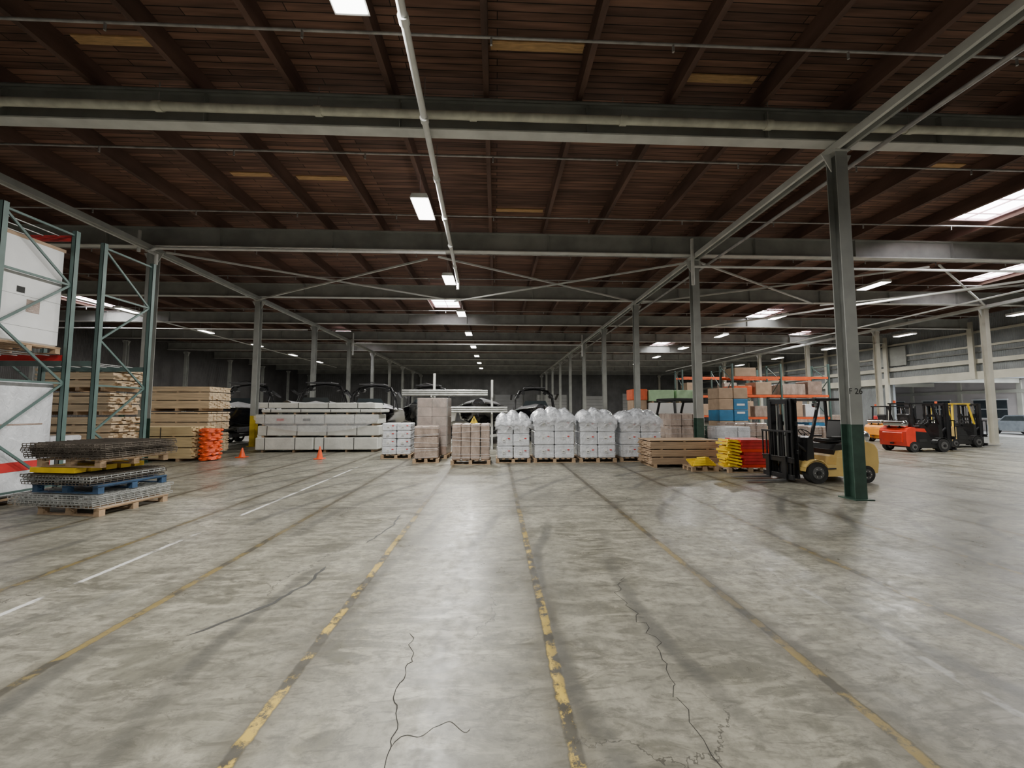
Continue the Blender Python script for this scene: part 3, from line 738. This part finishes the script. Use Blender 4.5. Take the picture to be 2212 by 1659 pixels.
# background goods
wrapped_pallet('wrapped_carton_pallet',7.6,15.6,1.4,1.1,1.65,'wrapB',3,2,3,False,False,0,11)
wrapped_pallet('wrapped_carton_pallet',10.4,16.0,1.5,1.1,1.25,'wrapB',3,2,2,False,False,.1,12)
wrapped_pallet('wrapped_carton_pallet',11.6,13.9,1.2,1.1,1.2,'wrapB',2,2,2,False,False,.1,15)
wrapped_pallet('shrink_wrapped_pallet',9.2,15.0,1.1,1.1,1.15,'wrapW',2,2,2,False,False,.1,13)
b=B();
for i,(z0,z1) in enumerate(((.1,.75),(.85,1.45),(1.55,2.2),(2.3,2.95))):
    for xx in (8.9,10.5):
        b.bbox(xx,xx+1.45,22.0,24.0,z0,z1,'dryG' if (i+int(xx))%2 else 'lab',.02)
        for t in (.2,1.2): b.box(xx+t-.05,xx+t+.05,22.02,23.9,z0-.1,z0,'pallet')
b.box(8.0,8.8,22.2,23.2,0,2.35,'card'); b.bbox(7.95,8.85,22.15,23.2,2.36,3.0,'rackO',.03)
b.obj('drywall_stack')
b=B()
for i in range(5):
    for j in range(2): b.bbox(11.0+.75*j,11.72+.75*j,18.6,19.6,.145+.55*i,.145+.55*(i+1)-.01,'blue' if 1<i<4 and j else ('blue' if i==2 else 'card'),.02)
b.T=Matrix.Translation((11.75,19.1,0)); pallet(b,1.5,1.0); b.T=Matrix.Identity(4)
for z in (1.6,2.0): b.box(11.9,12.3,18.594,18.6,z,z+.1,'lab')
b.obj('blue_carton_stack')
rackrun('pallet_rack',12.6,18.2,20.3,21.4,4.3,(1.4,2.6,3.6),'rackG','rackO',2.7)
rackrun('pallet_rack',12.6,18.4,26.3,27.4,4.6,(1.4,2.8,4.1),'rackG','rackO',2.7)
b=B()
for x,z,w,h,k in ((13.3,1.4,1.0,.8,'card'),(14.5,1.4,.9,.6,'wrapB'),(16.2,1.4,1.1,.9,'card'),(17.3,1.4,.8,.7,'wrapW'),(13.4,2.6,1.1,.5,'rackO'),(14.6,2.6,.9,.7,'card'),(16.3,2.6,1.3,.6,'wrapB'),(17.5,2.6,.8,.75,'cardL'),(16.2,0,1.2,1.0,'wrapW'),(13.4,0,1.2,1.1,'wrapB'),(14.7,0,.9,.9,'card'),(17.5,0,.9,1.1,'blue'),(13.6,3.6,1.2,.5,'card')):
    b.bbox(x-w/2,x+w/2,20.4,21.3,z+.01,z+h,k,.02)
b.obj('rack_carton_load')
b=B()
for x,z,w,h,k in ((13.8,1.4,1.0,.9,'wrapW'),(14.9,1.4,.9,.8,'card'),(16.6,1.4,1.1,.9,'cardL'),(17.7,1.4,.8,1.0,'card'),(13.9,2.8,1.1,.9,'card'),(16.5,2.8,.9,.9,'wrapB'),(17.6,2.8,.9,.7,'card'),(16.6,0,1.2,1.1,'card'),(13.8,0,1.2,1.1,'wrapB')):
    b.bbox(x-w/2,x+w/2,26.4,27.3,z+.01,z+h,k,.02)
b.obj('rack_carton_load')
wrapped_pallet('wrapped_carton_pallet',19.8,22.6,1.2,1.1,1.5,'wrapB',2,2,3,False,False,0,31)
wrapped_pallet('wrapped_carton_pallet',15.2,24.2,1.2,1.1,1.6,'wrapW',2,2,3,False,False,0,21)
wrapped_pallet('wrapped_carton_pallet',22.2,27.0,1.2,1.1,1.7,'wrapB',2,2,3,False,False,0,22)
b=B(); b.cyl((0,0,0),(0,0,.9),.11,'lab',18); b.cyl((0,0,.9),(0,0,1.35),.112,'redmark',18); b.ball((0,0,1.35),(.112,.112,.08),'redmark',16,6,half=True); b.obj('bollard',(23.9,23.4,0))
for i,(x,w,h,k) in enumerate(((9,5,4.2,'doorW'),(16,4,4.0,'doorW'),(2,4.5,4.2,'greyW'),(23,5,4.4,'doorW'),(-14,5,4.2,'greyW'))):
    b=B(); b.box(x-w/2,x+w/2,YB-.06,YB-.003,0,h,k)
    for j in range(1,8): b.box(x-w/2,x+w/2,YB-.075,YB-.061,h*j/8-.02,h*j/8+.02,'steelD')
    for sx in (-1,1): b.box(x+sx*w/2-.1,x+sx*w/2+.1,YB-.1,YB-.003,0,h+.1,'steelD')
    b.obj('door_%d'%(i+1))

# ------------------------------------------------------------------ beyond the dock opening
b=B(); b.box(XR+.2,60,5,60,-.2,-.01,'asph'); b.obj('yard_ground')
b=B(); b.box(XR+.25,42,28.5,60,4.3,4.5,'greyW')  # roof added over the dock to cut the daylight beyond the opening
for y in (29,35,41): b.box(XR+.3,41.8,y,y+.2,3.95,4.3,'cream')
b.obj('added_dock_shade')
b=B(); b.box(42,42.3,28.5,56,0,5.5,'pinkw')
for j in range(7): b.box(41.88,42,29+4*j,29.3+4*j,0,4.2,'cream')
for j in range(6):
    b.box(41.95,42,30+4*j,32.2+4*j,1.1,2.6,'glass'); b.box(41.93,41.99,30+4*j,32.2+4*j,1.82,1.88,'lab'); b.box(41.93,41.99,31.07+4*j,31.13+4*j,1.1,2.6,'lab')
    b.box(41.9,42,29.9+4*j,32.3+4*j,1.0,1.1,'lab'); b.box(41.9,42,29.9+4*j,32.3+4*j,2.6,2.7,'lab')
b.box(41.85,42,28.5,56,3.2,3.45,'cream'); b.obj('neighbouring_building')
b=B()
prof=[(-2.1,.25),(2.1,.25),(2.15,.6),(1.9,.85),(1.1,.95),(.5,1.4),(-1.2,1.45),(-1.9,1.0),(-2.15,.9)]
b.prism(prof,-.85,.85,'carp'); b.prism([(-1.1,1.0),(.95,.98),(.42,1.34),(-1.05,1.38)],-.86,.86,'glass')
for x in (-1.35,1.35):
    for sy in (-1,1): b.cyl((x,sy*.8-.1,.32),(x,sy*.8+.1,.32),.32,'rubber',20); b.cyl((x,sy*.8-.11,.32),(x,sy*.8+.11,.32),.18,'chrome',12)
b.obj('parked_car',(38.2,26.3,-.01),1.2,bevel=.03)

# ------------------------------------------------------------------ floor crack seals
def seam(pts,w,k,name,sub=8,amp=.04):
    b=B(); vs=[];P=[]
    for (a,c) in zip(pts,pts[1:]):
        for i in range(sub):
            t=i/sub; x=a[0]+(c[0]-a[0])*t; y=a[1]+(c[1]-a[1])*t
            P.append(Vector((x+amp*noise.noise(Vector((x*9,y*9,1))),y+amp*noise.noise(Vector((x*9,y*9,5))),0)))
    for i,p in enumerate(P):
        d=(P[min(i+1,len(P)-1)]-P[max(i-1,0)]).normalized(); n=Vector((-d.y,d.x,0)); ww=w*(.5+.9*abs(noise.noise(p*5)))*(1 if 0<i<len(P)-1 else .1)
        vs+=[p+n*ww+Vector((0,0,.0015)),p-n*ww+Vector((0,0,.0015))]
    b.add(vs,[(2*i,2*i+1,2*i+3,2*i+2) for i in range(len(P)-1)],k); b.obj(name)
seam([(-2.45,3.3),(-2.1,3.75),(-1.95,4.2),(-1.95,4.7)],.028,'tar','floor_crack_seal')
seam([(-1.75,5.4),(-1.6,6.2),(-1.65,6.9)],.02,'tar','floor_crack_seal')
seam([(-.58,1.9),(-.56,2.2),(-.62,2.5),(-.6,2.9),(-.7,3.3)],.004,'crk','floor_crack',10,.08)
seam([(-.56,2.2),(-.3,2.35),(-.1,2.3)],.0025,'crk','floor_crack',10,.06)
seam([(1.2,1.9),(1.15,2.5),(1.25,3.1),(1.2,3.8),(1.4,4.3)],.004,'crk','floor_crack',10,.1)

# ------------------------------------------------------------------ world + camera
w=bpy.data.worlds.new('world'); S.world=w; w.use_nodes=True
bg=w.node_tree.nodes['Background']; bg.inputs[0].default_value=(.85,.92,1,1); bg.inputs[1].default_value=4.0
cam=bpy.data.cameras.new('camera'); co=bpy.data.objects.new('camera',cam); S.collection.objects.link(co); S.camera=co
cam.sensor_width=36; cam.lens=36*831/2212; cam.clip_end=300
yaw=math.radians(2.34); pit=math.radians(3.82)
co.location=(0,0,1.8); co.rotation_euler=(math.pi/2+pit,0,-yaw)
